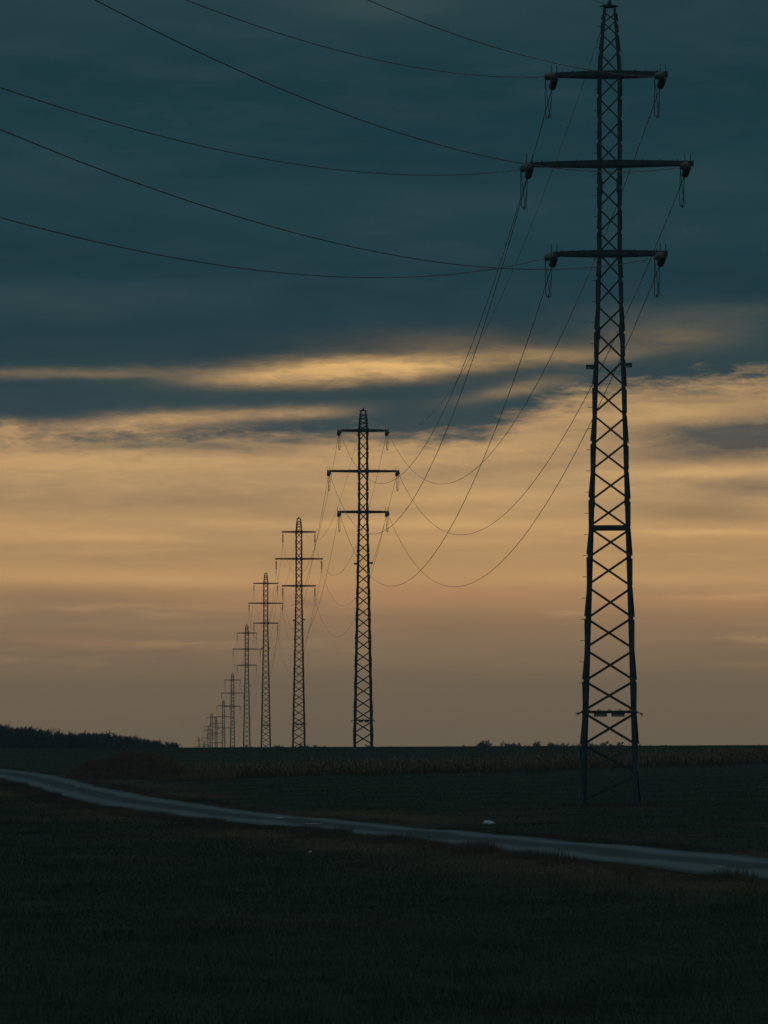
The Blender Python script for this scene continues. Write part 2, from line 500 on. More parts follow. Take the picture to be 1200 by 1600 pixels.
# ------------------------------------------------------------------ strip of dry maize
M_CORN = grass_mat("dry_maize", (0.118, 0.072, 0.050, 1), (0.190, 0.122, 0.085, 1), (0.18, 0.122, 0.088, 1), (0.32, 0.235, 0.175, 1))
def corn():
    A0, B0 = np.array([-18.5, 372.0]), np.array([62.0, 450.0])
    d = (B0 - A0); Ln = np.hypot(*d); d /= Ln; nrm = np.array([-d[1], d[0]])
    V = []; D = []; T = []
    for row in range(12):
        n = int(Ln / 0.23)
        s = (np.arange(n) + rng.uniform(-0.35, 0.35, n)) * 0.23
        for si in s:
            if rng.random() < 0.10: continue
            p = A0 + d * si + nrm * (row * 0.75 + rng.normal(0, 0.06))
            endf = min(1.0, 0.35 + (si + row * 0.3) / 6.0)
            H = rng.uniform(0.95, 1.42) * endf * (0.85 + 0.3 * math.sin(si * 0.7 + row) * 0.5)
            z = gz(p[0], p[1]); lx, ly = rng.normal(0, 0.09, 2)
            a = rng.uniform(0, 6.28); dr = rng.random() ** 2; tn = rng.random()
            r = 0.017
            c, s_ = math.cos(a) * r, math.sin(a) * r
            tx, ty = p[0] + lx * H, p[1] + ly * H
            for (u, v) in ((c, s_), (-s_, c)):
                V += [(p[0] - u, p[1] - v, z), (p[0] + u, p[1] + v, z), (tx, ty, z + H)]
                D += [dr * 0.6] * 3; T += [tn] * 3
            for k in range(rng.integers(4, 8)):
                f = rng.uniform(0.2, 0.95); bx, by, bz = p[0] + lx * H * f, p[1] + ly * H * f, z + H * f
                an = rng.uniform(0, 6.28); l = rng.uniform(0.2, 0.5); w = rng.uniform(0.02, 0.045)
                ca, sa = math.cos(an), math.sin(an)
                up = rng.uniform(-0.05, 0.22); m_ = (bx + ca * l * 0.5, by + sa * l * 0.5, bz + up)
                e_ = (bx + ca * l, by + sa * l, bz + up - rng.uniform(0.1, 0.45))
                V += [(bx, by, bz), (m_[0] - sa * w, m_[1] + ca * w, m_[2]), (m_[0] + sa * w, m_[1] - ca * w, m_[2])]
                V += [(m_[0] - sa * w, m_[1] + ca * w, m_[2]), e_, (m_[0] + sa * w, m_[1] - ca * w, m_[2])]
                q = min(1, dr + rng.uniform(-0.1, 0.25)); D += [max(0, q)] * 6; T += [rng.random()] * 6
    V = np.array(V); return V, np.arange(len(V)).reshape(-1, 3), np.array(D), np.array(T)
V, F, D, T = corn()
tag(link("maize_strip", np_mesh("maize_strip", V, F, M_CORN, {"dry": D, "tone": T})), "strip of dry brown maize stalks across the field behind the nearest pylon", "dry maize", kind="stuff")

# ------------------------------------------------------------------ soil heap at the end of the strip
def heap():
    m, nt, bs = new_mat("heaped_soil")
    tc = nt.n("ShaderNodeTexCoord"); n2 = nt.noise(tc.outputs["Object"], 3.0, 8.0, 0.7)
    nt.put(bs.inputs["Base Color"], nt.mix(nt.smooth(n2, 0.3, 0.7), (0.040, 0.028, 0.021, 1), (0.088, 0.060, 0.045, 1)))
    bs.inputs["Roughness"].default_value = 1.0; bs.inputs["Specular IOR Level"].default_value = 0.05
    bp = nt.n("ShaderNodeBump"); bp.inputs["Distance"].default_value = 0.12; nt.put(bp.inputs["Height"], n2); nt.put(bs.inputs["Normal"], bp.outputs[0])
    cx, cy = -18.6, 371.0
    n = 90; u = np.linspace(-1.25, 1.25, n); Xg, Yg = np.meshgrid(u * 5.2, u * 3.4)
    wx, wy = Xg + cx, Yg + cy
    q = np.sqrt((Xg / 4.9) ** 2 + (Yg / 3.2) ** 2)
    sh = np.clip(1 - q, 0, 1)
    prof = np.clip(1 - np.clip(q, 0, 1.2) ** 1.6, -0.2, 1)
    h = 2.1 * prof * (0.8 + 0.3 * vnoise(wx, wy, 1.9, 31)) + 0.30 * (vnoise(wx, wy, 0.7, 32) - 0.5) + 0.14 * (vnoise(wx, wy, 0.28, 33) - 0.5)
    h += 0.35 * np.exp(-((Xg + 2.9) / 1.1) ** 2 - (Yg / 1.5) ** 2) - 0.2 * np.exp(-((Xg + 1.9) / 0.5) ** 2 - (Yg / 2) ** 2)
    h = np.where(q > 1.08, -0.2, h)
    z = ground(wx, wy) + h - 0.03
    z0 = gz(cx, cy)
    a = (np.arange(n - 1)[:, None] * n + np.arange(n - 1)[None]).ravel()
    me = np_mesh("soil_heap", np.c_[Xg.ravel(), Yg.ravel(), (z - z0).ravel()], np.c_[a, a + 1, a + 1 + n, a + n], m, smooth=True)
    o = link("soil_heap", me); o.location = (cx, cy, z0)
    tag(o, "low dark brown soil heap at the left end of the dry maize strip", "soil heap")
    # dead weeds growing over it
    L = []
    k = 16000
    ex, ey = rng.uniform(-5.0, 7.5, k), rng.uniform(-4.2, 2.5, k)
    qq = np.sqrt((ex / 4.9) ** 2 + (ey / 3.2) ** 2)
    kk = (rng.random(k) < np.clip(vnoise(ex + 40, ey + 40, 0.8, 35) * 1.6 - 0.4 + 0.12 * ex, 0, 1)) & ((qq < 1.1) | (ex > 0))
    ex, ey = ex[kk], ey[kk]
    V, F, D, T = blades(ex + cx, ey + cy, rng.uniform(0.15, 0.7, len(ex)) * np.clip(0.6 + 0.08 * ex, 0.3, 1.1), rng.uniform(0.02, 0.04, len(ex)), 0.7, np.clip(rng.normal(0.3, 0.3, len(ex)), 0, 1), rng.random(len(ex)))
    iu = np.clip((ex / 5.2 + 1.25) / 2.5 * (n - 1), 0, n - 1).astype(int); iv = np.clip((ey / 3.4 + 1.25) / 2.5 * (n - 1), 0, n - 1).astype(int)
    lift = np.maximum(z[iv, iu] - ground(ex + cx, ey + cy), 0)
    V[:, 2] += np.repeat(lift, 3) - 0.02
    tag(link("dead_weeds", np_mesh("dead_weeds", V, F, M_CORN, {"dry": D, "tone": T})), "dead brown weeds growing over the soil heap", "weeds", kind="stuff")
heap()

# ------------------------------------------------------------------ pylons
Z_LOW, Z_MID, Z_TOP, Z_PEAK = 27.41, 31.86, 36.29, 39.66
PEAK_S = 38.45

def width_at(cfg, z):
    e = cfg["ext"]
    return float(np.interp(z, [0, Z_LOW + e, Z_TOP + e, cfg["peak"] + e], [cfg["wb"], cfg["wm"], cfg["wm"], cfg["wp"]]))

def loft_L(mb, path, sx, sy, widths, t):
    """angle-iron leg: corner on the path, flanges running inward along x and y"""
    vs = []
    for (x, y, z), a in zip(path, widths):
        prof = [(0, 0), (a, 0), (a, t), (t, t), (t, a), (0, a)]
        vs += [(x - sx * px, y - sy * py, z) for px, py in prof]
    fs = []
    for i in range(len(path) - 1):
        for k in range(6):
            a_, b_ = i * 6 + k, i * 6 + (k + 1) % 6
            f = (a_, b_, b_ + 6, a_ + 6)
            fs.append(f if sx * sy > 0 else f[::-1])
    fs.append(tuple(range(6))); fs.append(tuple(range((len(path) - 1) * 6, len(path) * 6)))
    mb.add(vs, fs)

def disc_profile(length, r, n):
    prof = [(0.0, 0.03)]
    p = length / n
    for k in range(n):
        s = k * p
        prof += [(s + 0.06 * p, 0.045), (s + 0.42 * p, r * 0.55), (s + 0.62 * p, r), (s + 0.74 * p, r * 0.96), (s + 0.76 * p, 0.05)]
    prof.append((length, 0.03))
    return prof

def plate(o, n0):
    """faces after the first n0 are the pale marks printed on the plate"""
    o.data.materials.append(M_PALE)
    for i, p in enumerate(o.data.polygons): p.material_index = 0 if i < n0 else 1

def make_pylon(cfg):
    e = cfg["ext"]; H = lambda z: z + e
    root = empty("lattice_pylon", (0, 0, 0))
    nodes = [z + e for z in cfg["nodes"]]          # ascending heights where panels meet
    # legs
    for sx in (-1, 1):
        for sy in (-1, 1):
            mb = MB()
            zz = [0.0] + nodes[1:]
            zz = sorted(set([0.0, H(Z_LOW), H(Z_TOP), H(cfg["peak"])]))
            path = [(sx * width_at(cfg, z) / 2, sy * width_at(cfg, z) / 2, z) for z in zz]
            loft_L(mb, path, sx, sy, [cfg["leg0"], cfg["leg1"], cfg["leg1"], cfg["leg1"] * 0.8], 0.028)
            # splice plates where lengths of angle iron are bolted together
            for z in nodes[4:-6:6]:
                w = width_at(cfg, z) / 2
                mb.box((min(sx * (w + 0.012), sx * (w - 0.2)), sy * w - 0.012 - 0.01, z - 0.35), (max(sx * (w + 0.012), sx * (w - 0.2)), sy * w + 0.012 + 0.01, z + 0.35))
            mb.build("leg", M_STEEL, root)
            if cfg["footing"]:
                mb = MB(); w = cfg["wb"] / 2
                mb.add([(sx * w - .26, sy * w - .26, -.35), (sx * w + .26, sy * w - .26, -.35), (sx * w + .26, sy * w + .26, -.35), (sx * w - .26, sy * w + .26, -.35),
                        (sx * w - .2, sy * w - .2, .16), (sx * w + .2, sy * w - .2, .16), (sx * w + .2, sy * w + .2, .16), (sx * w - .2, sy * w + .2, .16)],
                       [(3, 2, 1, 0), (4, 5, 6, 7), (0, 1, 5, 4), (1, 2, 6, 5), (2, 3, 7, 6), (3, 0, 4, 7)])
                mb.build("footing", M_CONC, root)
    # bracing of the four faces: one zigzag each, opposite faces in opposite phase
    for face in range(4):
        mb = MB()
        for i in range(len(nodes) - 1):
            z0, z1 = nodes[i], nodes[i + 1]
            w0, w1 = width_at(cfg, z0) / 2, width_at(cfg, z1) / 2
            g = min(0.06, (z1 - z0) * 0.06)
            z0b, z1b = z0 + g, z1 - g
            bw = float(np.interp(z0, [0, H(Z_LOW), H(cfg["peak"])], cfg["brace"]))
            s = 1 if i % 2 == 0 else -1
            if face in (0, 3): s = -s
            inset = 0.07
            if face in (0, 1):                      # front / back
                y = -1 if face == 0 else 1
                p = (-s * (w0 - inset), y * (w0 - 0.035), z0b); q = (s * (w1 - inset), y * (w1 - 0.035), z1b)
                mb.bar(p, q, 0.05, bw, (0, 1, 0))
            else:                                   # left / right, bolted to the outside of the legs
                x = -1 if face == 2 else 1
                p = (x * (w0 + 0.035), -s * (w0 - inset), z0b + 0.05); q = (x * (w1 + 0.035), s * (w1 - inset), z1b - 0.05)
                mb.bar(p, q, 0.06, bw, (1, 0, 0))
        if cfg["strut"] and face in (0, 1):
            z = H(cfg["strut"]); w = width_at(cfg, z) / 2; y = (-1 if face == 0 else 1) * (w + 0.02)
            mb.bar((-w + 0.05, y, z), (w - 0.05, y, z), 0.2, 0.05, (0, 0, 1))
        mb.build("bracing", M_STRUT, root)
    # crossarms: a pair of tapering channels either side of the mast
    for z, a in ((Z_LOW, cfg["arm_s"]), (Z_MID, cfg["arm_l"]), (Z_TOP, cfg["arm_s"])):
        mb = MB(); w = width_at(cfg, H(z)) / 2
        for sy in (-1, 1):
            vs = []
            for x, yy, hh in ((-a, 0.16, 0.105), (-w, w + 0.035, 0.14), (w, w + 0.035, 0.14), (a, 0.16, 0.105)):
                for dy, dz in ((-0.03, -1), (0.03, -1), (0.03, 1), (-0.03, 1)):
                    vs.append((x, sy * yy + dy, H(z) + dz * hh))
            fs = [(3, 2, 1, 0), (12, 13, 14, 15)]
            for i in range(3):
                for k in range(4):
                    a_, b_ = i * 4 + k, i * 4 + (k + 1) % 4
                    fs.append((a_, b_, b_ + 4, a_ + 4))
            mb.add(vs, fs)
        for sx in (-1, 1):
            mb.box((sx * a - 0.02, -0.2, H(z) - 0.14), (sx * a + 0.02, 0.2, H(z) + 0.14))
            for f in (0.3, 0.55, 0.78):              # battens and bolt heads
                x = sx * (w + (a - w) * f); yy = 0.16 + (w + 0.035 - 0.16) * (1 - f)
                mb.box((x - 0.035, -yy, H(z) - 0.09), (x + 0.035, yy, H(z) + 0.09))
                mb.box((x - 0.02, -yy - 0.01, H(z) + 0.10), (x + 0.02, -yy + 0.02, H(z) + 0.19))
        mb.build("crossarm", M_STEEL, root)
    # peak with the earth wire clamp
    mb = MB(); w = cfg["wp"] / 2; zt = H(cfg["peak"])
    mb.box((-w - 0.03, -w - 0.03, zt - 0.02), (w + 0.03, w + 0.03, zt + 0.05))
    mb.bar((-w - 0.16, 0, zt + 0.03), (w + 0.14, 0, zt + 0.03), 0.06, 0.06)
    mb.add([(-0.13, -0.1, zt + 0.05), (0.13, -0.1, zt + 0.05), (0.13, 0.1, zt + 0.05), (-0.13, 0.1, zt + 0.05), (-0.07, -0.06, zt + 0.30), (0.07, -0.06, zt + 0.30), (0.07, 0.06, zt + 0.30), (-0.07, 0.06, zt + 0.30)],
           [(3, 2, 1, 0), (4, 5, 6, 7), (0, 1, 5, 4), (1, 2, 6, 5), (2, 3, 7, 6), (3, 0, 4, 7)])
    mb.tube([(0.03, 0, zt + 0.26), (0.10, 0, zt + 0.40)], 0.025, 6)
    mb.tube([(-0.22, 0, zt + 0.09), (-0.10, 0, zt + 0.05)], 0.045, 6)
    mb.build("peak", M_STEEL, root)
    # climbing guard with warning plates
    zc = H(4.68); w = width_at(cfg, zc) / 2
    mb = MB()
    for sy in (-1, 1):
        mb.bar((-w + 0.02, sy * (w + 0.03), zc), (w - 0.02, sy * (w + 0.03), zc), 0.13, 0.05, (0, 0, 1))
        mb.bar((sy * (w + 0.03), -w + 0.02, zc), (sy * (w + 0.03), w - 0.02, zc), 0.13, 0.05, (0, 0, 1))
        for k in range(5):
            x = -w * 0.8 + k * w * 0.4
            mb.bar((x, sy * (w + 0.065), zc + 0.02), (x, sy * (w + 0.065), zc + 0.14), 0.05, 0.03, (1, 0, 0))
        for sx in (-1, 1):
            mb.tube([(sx * w, sy * w, zc), (sx * (w + 0.2), sy * (w + 0.15), zc - 0.05), (sx * (w + 0.33), sy * (w + 0.22), zc - 0.10)], 0.02, 5)
            mb.tube([(sx * w, sy * w * 0.6, zc), (sx * (w + 0.22), sy * w * 0.6, zc - 0.07), (sx * (w + 0.30), sy * w * 0.6, zc - 0.19)], 0.016, 5)
            mb.tube([(sx * (w + 0.29), -w - 0.2, zc - 0.09), (sx * (w + 0.29), w + 0.2, zc - 0.09)], 0.012, 5)
    gd = mb.build("climbing_guard", M_STRUT, root)
    for cx in (-0.42 * w / 1.33, 0.47 * w / 1.33):
        pw = 0.33 * w / 1.33
        mb = MB(); mb.box((cx - pw, -w - 0.085, zc - 0.24), (cx + pw, -w - 0.065, zc - 0.05))
        n0 = len(mb.f)
        if cfg["marks"]:
            rr = random.Random(int(cx * 100))
            x = cx - pw * 0.75
            while x < cx + pw * 0.7:               # worn pale characters, too small to read
                ww = rr.uniform(0.02, 0.05); z0 = zc - 0.215
                mb.box((x, -w - 0.090, z0), (x + ww, -w - 0.087, z0 + rr.uniform(0.06, 0.11))); x += ww + rr.uniform(0.015, 0.05)
        plate(mb.build("warning_plate", M_PLATE, gd), n0)
    # numbered plates high on the mast
    zn = H(21.78); w = width_at(cfg, zn) / 2
    for sx in (-1, 1):
        zq = zn + (0.04 if sx > 0 else -0.04)
        mb = MB(); mb.box((min(sx * (w - 0.05), sx * (w + 0.40)), -w - 0.05, zq - 0.11), (max(sx * (w - 0.05), sx * (w + 0.40)), -w - 0.03, zq + 0.11))
        n0 = len(mb.f)
        if cfg["marks"]:
            rr = random.Random(5 + sx); x = min(sx * (w + 0.05), sx * (w + 0.36)); x1 = x + 0.28
            while x < x1:
                ww = rr.uniform(0.015, 0.035); mb.box((x, -w - 0.056, zq - 0.075), (x + ww, -w - 0.052, zq - 0.075 + rr.uniform(0.05, 0.08))); x += ww + rr.uniform(0.012, 0.03)
        plate(mb.build("number_plate", M_PLATE, root), n0)
    # step bolts up one leg
    if cfg["steps"]:
        me = None; z = 6.1
        while z < H(cfg["peak"]) - 0.6:
            if all(abs(z - H(q)) > 0.3 for q in (Z_LOW, Z_MID, Z_TOP)):
                w = width_at(cfg, z) / 2
                if me is None:
                    mb = MB(); mb.tube([(0.02, 0, 0), (-0.17, 0, 0)], 0.013, 6); mb.tube([(-0.17, 0, 0), (-0.19, 0, 0)], 0.022, 6)
                    me = mb.mesh("step_bolt"); me.materials.append(M_STEEL)
                b = link("step_bolt", me, root); b.location = (-w - 0.03, -w + 0.06, z)
            z += 1.05
    return root

P1_Y = [396.5, 436, 478, 518, 561, 605, 649, 693, 736.8, 780.5, 825, 869.5, 916.5, 965.8, 1014.4, 1063.9, 1112.3, 1164, 1210, 1254]
UP_Y = [8 + 12, 30 + 4, 54, 82, 117, 151.8, 186.7, 221.5, 256.3, 291.3, 326.4, 361.4]
zy = lambda y: (1260 - y) / S
N1 = sorted(zy(y) for y in P1_Y + UP_Y)
def slim_nodes(ext):
    n = 23; h = np.linspace(1.34, 1.10, n); h *= (Z_LOW + ext - 0.1) / h.sum()
    z = 0.1 - ext + np.r_[0, np.cumsum(h)]
    top = [Z_TOP + (PEAK_S - 0.35 - Z_TOP) * f for f in (0.32, 0.60, 0.82, 1.0)]
    return sorted(list(z) + [zy(y) for y in UP_Y[4:]] + top)
CFG_HEAVY = dict(ext=0.0, peak=Z_PEAK, wb=2.92, wm=1.11, wp=0.60, leg0=0.235, leg1=0.145, brace=(0.13, 0.08, 0.055), nodes=N1, arm_s=2.86, arm_l=4.14, strut=zy(825), footing=True, marks=True, steps=True)
CFG_SLIM2 = dict(ext=0.8, peak=PEAK_S, wb=2.22, wm=1.03, wp=0.66, leg0=0.24, leg1=0.18, brace=(0.135, 0.115, 0.10), nodes=slim_nodes(0.8), arm_s=2.80, arm_l=3.92, strut=None, footing=False, marks=True, steps=True)
CFG_SLIM = dict(CFG_SLIM2, steps=False, marks=False)

HORN = (0.10, -0.10)
def strain_string(root, inv, att, end, name="strain_insulator"):
    """insulator string pulled tight between the crossarm and the conductor (world points)"""
    a, b = inv @ Vector(att), inv @ Vector(end)
    L = (b - a).length; d = (b - a).normalized()
    mb = MB()
    mb.tube([a, a + d * 0.32], 0.03, 6)
    mb.lathe(a + d * 0.30, b, disc_profile(L - 0.62, 0.185, max(5, int((L - 0.62) / 0.14))), 16)
    ins = mb.build(name, M_PORC, root, True)
    mb = MB(); mb.tube([b - d * 0.34, b], 0.05, 6); mb.tube([b - d * 0.22 + Vector((0, 0, 0.07)), b + d * 0.12], 0.03, 6)
    mb.build("tension_clamp", M_STEEL, ins)
    return ins

def jumper(root, inv, p, q, drop, sway):
    a, b = inv @ Vector(p), inv @ Vector(q)
    mb = MB()
    for s, extra in ((-1, 0.0), (1, 0.10)):
        pts = []
        for i in range(25):
            t = i / 24; w = 1 - (2 * t - 1) ** 2 * 1.0
            w = math.sin(math.pi * t) ** 0.8
            pts.append(a.lerp(b, t) + Vector((s * sway * math.sin(math.pi * t) * math.cos(math.pi * t * 0.5), 0, -drop * w)))
        mb.tube(pts, 0.016, 5)
    mid = a.lerp(b, 0.5) + Vector((0, 0, -drop))
    mb.tube([mid + Vector((0, 0, 0.10)), mid + Vector((0, 0, -0.06))], 0.035, 6)
    return mb.build("jumper_loop", M_WIRE, root)

def horns(root, x, z):
    for dx, y in ((-0.20, -0.08), (0.07, 0.1)):
        mb = MB(); mb.tube([(x + dx, y, z + 0.08), (x + dx + 0.01, y, z + 0.50)], 0.02, 5)
        mb.build("arcing_horn", M_STEEL, root)

def bird_clamp(root, x, z, proto=None):
    pass

# positions: (photo column, distance ratio, height offset of the whole tower in m, terrain follows)
SITES = [  # x column, distance / 250 m, row of the middle arm
    (952.5, 1.00, 256.3), (567.5, 2.20, 736.2), (467.0, 3.32, 873.2), (415.3, 4.50, 942.5), (385.6, 5.56, 1014.2),
    (363.4, 6.80, 1083.0), (349.2, 8.08, 1120.0), (337.8, 9.15, 1145.4), (330.6, 10.2, 1134.6), (325.5, 11.2, 1153.2),
    (319.4, 12.7, 1174.0), (310.7, 14.3, 1166.4)]
HEAD_IN, HEAD_OUT = math.atan2(48.0, 230.5), math.atan2(-(11.17 + 2.27), 300.0)
P = []
for i, (cx, r, ym) in enumerate(SITES):
    Y = 250.0 * r; Xw = (cx - 600) * Y / FPX
    zm = EYE + (YH - ym) * Y / FPX
    ext = 0.0 if i == 0 else 0.8
    P.append((Xw, Y, zm - Z_MID - ext))
ROT = [-R(4.3)] + [R(2.6)] * (len(P) - 1)

NAMES = ["first", "second", "third", "fourth", "fifth", "sixth", "seventh", "eighth", "ninth", "tenth", "eleventh", "twelfth"]
LAB = ["nearest and tallest steel lattice pylon, its splayed feet in the green field beyond the road",
       "second nearest lattice pylon, with bunched insulators and looped jumpers, rising behind the maize strip",
       "third nearest lattice pylon, black, with six straight insulators hanging from its arms",
       "fourth lattice pylon in the receding row, between the third and the fifth",
       "fifth lattice pylon in the receding row, its right middle arm meeting the fourth pylon's mast",
       "sixth lattice pylon in the receding row, its right middle arm meeting the fifth pylon's mast",
       "seventh lattice pylon in the receding row, its lower arms crossing the sixth pylon's mast",
       "small eighth pylon, its top level with the arms of the farther one to its left",
       "small ninth pylon, taller on the skyline than the one just right of it",
       "tiny tenth pylon, its pointed top just left of the ninth, half below the skyline",
       "tiny eleventh pylon, only its arms showing over the skyline right of the farthest one",
       "farthest pylon, leftmost of the row, only its pointed top and two arms above the skyline"]
GROUP = "lattice pylons receding across the fields"

towers = []
heavy = make_pylon(CFG_HEAVY); slim2 = make_pylon(CFG_SLIM2); slim = make_pylon(CFG_SLIM)
# hanging insulators of the plain towers
def hanging():
    mb = MB(); mb.tube([(0, 0, 0), (0, 0, -0.28)], 0.022, 6)
    mb.lathe((0, 0, -0.26), (0, 0, -3), disc_profile(1.42, 0.165, 11), 10)
    mb.tube([(0, 0, -1.66), (0, 0, -2.02)], 0.022, 6)
    a = mb.mesh("suspension_insulator"); a.materials.append(M_PORC)
    mb = MB(); mb.tube([(0, -0.20, -2.08), (0, -0.08, -2.02), (0, 0.08, -2.02), (0, 0.20, -2.08)], 0.045, 6); mb.box((-0.05, -0.05, -2.05), (0.05, 0.05, -1.88))
    b = mb.mesh("suspension_clamp"); b.materials.append(M_STEEL)
    return a, b
HI, HC = hanging()
ATT_S, ATT_L = 2.64, 3.74
for z, a_ in ((Z_LOW, ATT_S), (Z_MID, ATT_L), (Z_TOP, ATT_S)):
    for sx in (-1, 1):
        h = link("suspension_insulator", HI, slim); h.location = (sx * a_, 0, z + 0.8 - 0.1)
        c = link("suspension_clamp", HC, h)

def copy_tree(o, parent=None):
    c = o.copy(); COL.objects.link(c)
    if parent: c.parent = parent
    for ch in list(o.children): copy_tree(ch, c)
    return c
for i, (x, y, z) in enumerate(P):
    o = heavy if i == 0 else slim2 if i == 1 else slim if i == 2 else copy_tree(slim)
    o.location = (x, y, z); o.rotation_euler = (0, 0, ROT[i])
    tag(o, LAB[i], "pylon", GROUP)
    towers.append(o)
bpy.context.view_layer.update()

def wpt(i, x, z, y=0.0):
    """world point of a tower's local point"""
    c, s = math.cos(ROT[i]), math.sin(ROT[i])
    return Vector((P[i][0] + x * c - y * s, P[i][1] + x * s + y * c, P[i][2] + z))

def span(a, b, sag, n=48):
    return [a.lerp(b, t / n) + Vector((0, 0, -4 * sag * (t / n) * (1 - t / n))) for t in range(n + 1)]
def sag_of(a, b): return 0.000122 * (a - b).length ** 2

def cable(name, pts, r, label, group, cat="power line"):
    o0 = pts[0].copy()
    mb = MB(); mb.tube([p - o0 for p in pts], r, 6)
    o = mb.build(name, M_WIRE, None, True); o.location = o0
    tag(o, label, cat, group); return o

# incoming span (towards the far left of the camera), one row per conductor:
# level, side, start column offset, start height (photo px at 250 m), sag, end height change
INC = {("mid", -1): (222, 883, 244.55, -21.3), ("mid", 1): (470, 886, 248.9, 9.0), ("low", -1): (260, 745, 253.3, -2.5),
       ("low", 1): (430, 745, 234.6, 0.5), ("top", -1): (260, 1027, 259.2, 31.6), ("top", 1): (430, 1027, 222.9, -25.5)}
DXI, DDI = -1513.44, -0.922
def inc_pt(k, t):
    Xp, h, s, dz = INC[k]; off = Xp - 350
    x = Xp + (DXI - off * 0.02) * t; d = 1 + (DDI - off / FPX * 0.13) * t; z = h + dz * t - 4 * s * t * (1 - t)
    return Vector((x / S, 250 * d, EYE + z / S))
LEV = {"low": Z_LOW, "mid": Z_MID, "top": Z_TOP}
LNAME = {"low": "lowest", "mid": "middle", "top": "upper"}
SNAME = {-1: "left", 1: "right"}
SL = 2.2
SL_IN = 1.45
inv0 = Matrix.Translation(Vector(P[0])) @ Matrix.Rotation(ROT[0], 4, "Z"); inv0 = inv0.inverted()
inv1 = (Matrix.Translation(Vector(P[1])) @ Matrix.Rotation(ROT[1], 4, "Z")).inverted()
G_IN, G_12, G_FAR = "conductors from the nearest pylon to the upper left", "conductors between the two nearest pylons", "conductors strung along the farther pylons"
for lev in ("low", "mid", "top"):
    for sx in (-1, 1):
        at = 2.70 if lev != "mid" else 3.92
        att = wpt(0, sx * at, LEV[lev], 0)
        fr, bk = wpt(0, sx * at, LEV[lev] - 0.04, -0.16), wpt(0, sx * at, LEV[lev] - 0.04, 0.16)
        t0 = SL_IN / (250 * abs(DDI))
        e_in = inc_pt((lev, sx), t0)
        strain_string(towers[0], inv0, fr, e_in)
        pts = [inc_pt((lev, sx), t0 + (1 - t0) * (k / 90) ** 1.0) for k in range(91)]
        cable("conductor_wire", pts, 0.019, f"{LNAME[lev]} {SNAME[sx]} conductor sagging from the nearest pylon to the upper left sky", G_IN)
        # to the second pylon
        at2 = 2.62 if lev != "mid" else 3.74
        a2 = wpt(1, sx * at2, LEV[lev] + 0.8 - 0.04, -0.16)
        L = (a2 - bk).length; sg = 0.000122 * L * L * 1.085
        def tangent(A, B, t): return (B - A) + Vector((0, 0, -4 * sg * (1 - 2 * t)))
        d1 = tangent(bk, a2, 0).normalized(); s1 = bk + d1 * SL
        d2 = -tangent(bk, a2, 1).normalized(); s2 = a2 + d2 * SL
        strain_string(towers[0], inv0, bk, s1); strain_string(towers[1], inv1, a2, s2)
        cable("conductor_wire", span(s1, s2, sg * (1 - 2 * SL / L) ** 2, 70), 0.019, f"{LNAME[lev]} {SNAME[sx]} conductor sagging between the nearest and the second pylon", G_12)
        jumper(towers[0], inv0, e_in, s1, 1.72, 0.13); horns(towers[0], sx * at, LEV[lev])
        # onwards from the second pylon over all the hanging insulators
        b2 = wpt(1, sx * at2, LEV[lev] + 0.8 - 0.04, 0.16)
        hang = [wpt(i, sx * (ATT_L if lev == "mid" else ATT_S), LEV[lev] + 0.8 - 0.1 - 2.05) for i in range(2, len(P))]
        sg2 = sag_of(b2, hang[0]); d3 = ((hang[0] - b2) + Vector((0, 0, -4 * sg2))).normalized(); s3 = b2 + d3 * SL
        strain_string(towers[1], inv1, b2, s3)
        jumper(towers[1], inv1, s2, s3, 1.75, 0.13); horns(towers[1], sx * at2, LEV[lev] + 0.8)
        pts = []; A_ = s3
        for B_ in hang:
            q = span(A_, B_, sag_of(A_, B_), 40); pts += q if not pts else q[1:]; A_ = B_
        cable("conductor_wire", pts, 0.017, f"{LNAME[lev]} {SNAME[sx]} conductor strung from the second pylon along the receding row", G_FAR)
# earth wires from peak to peak
pk0 = wpt(0, 0, Z_PEAK + 0.1)
pts = []
for k in range(91):
    t = k / 90; x = 350 + (DXI) * t; d = 1 + DDI * t; z = (pk0.z - EYE) * S - 4 * 190 * t * (1 - t) + 40 * t
    pts.append(Vector((x / S, 250 * d, EYE + z / S)))
pts[0] = pk0
cable("earth_wire", pts, 0.012, "thin earth wire from the nearest pylon's peak toward the top edge", "earth wires on the pylon peaks")
pks = [wpt(i, 0, (PEAK_S + 0.8 if i else Z_PEAK) + 0.12) for i in range(len(P))]
cable("earth_wire", span(pks[0], pks[1], 9.6, 70), 0.012, "thin earth wire sagging between the peaks of the two nearest pylons", "earth wires on the pylon peaks")
pts = []
for A_, B_ in zip(pks[1:-1], pks[2:]):
    q = span(A_, B_, sag_of(A_, B_) * 0.85, 40); pts += q if not pts else q[1:]
cable("earth_wire", pts, 0.012, "thin earth wire along the peaks of the second and farther pylons", "earth wires on the pylon peaks")

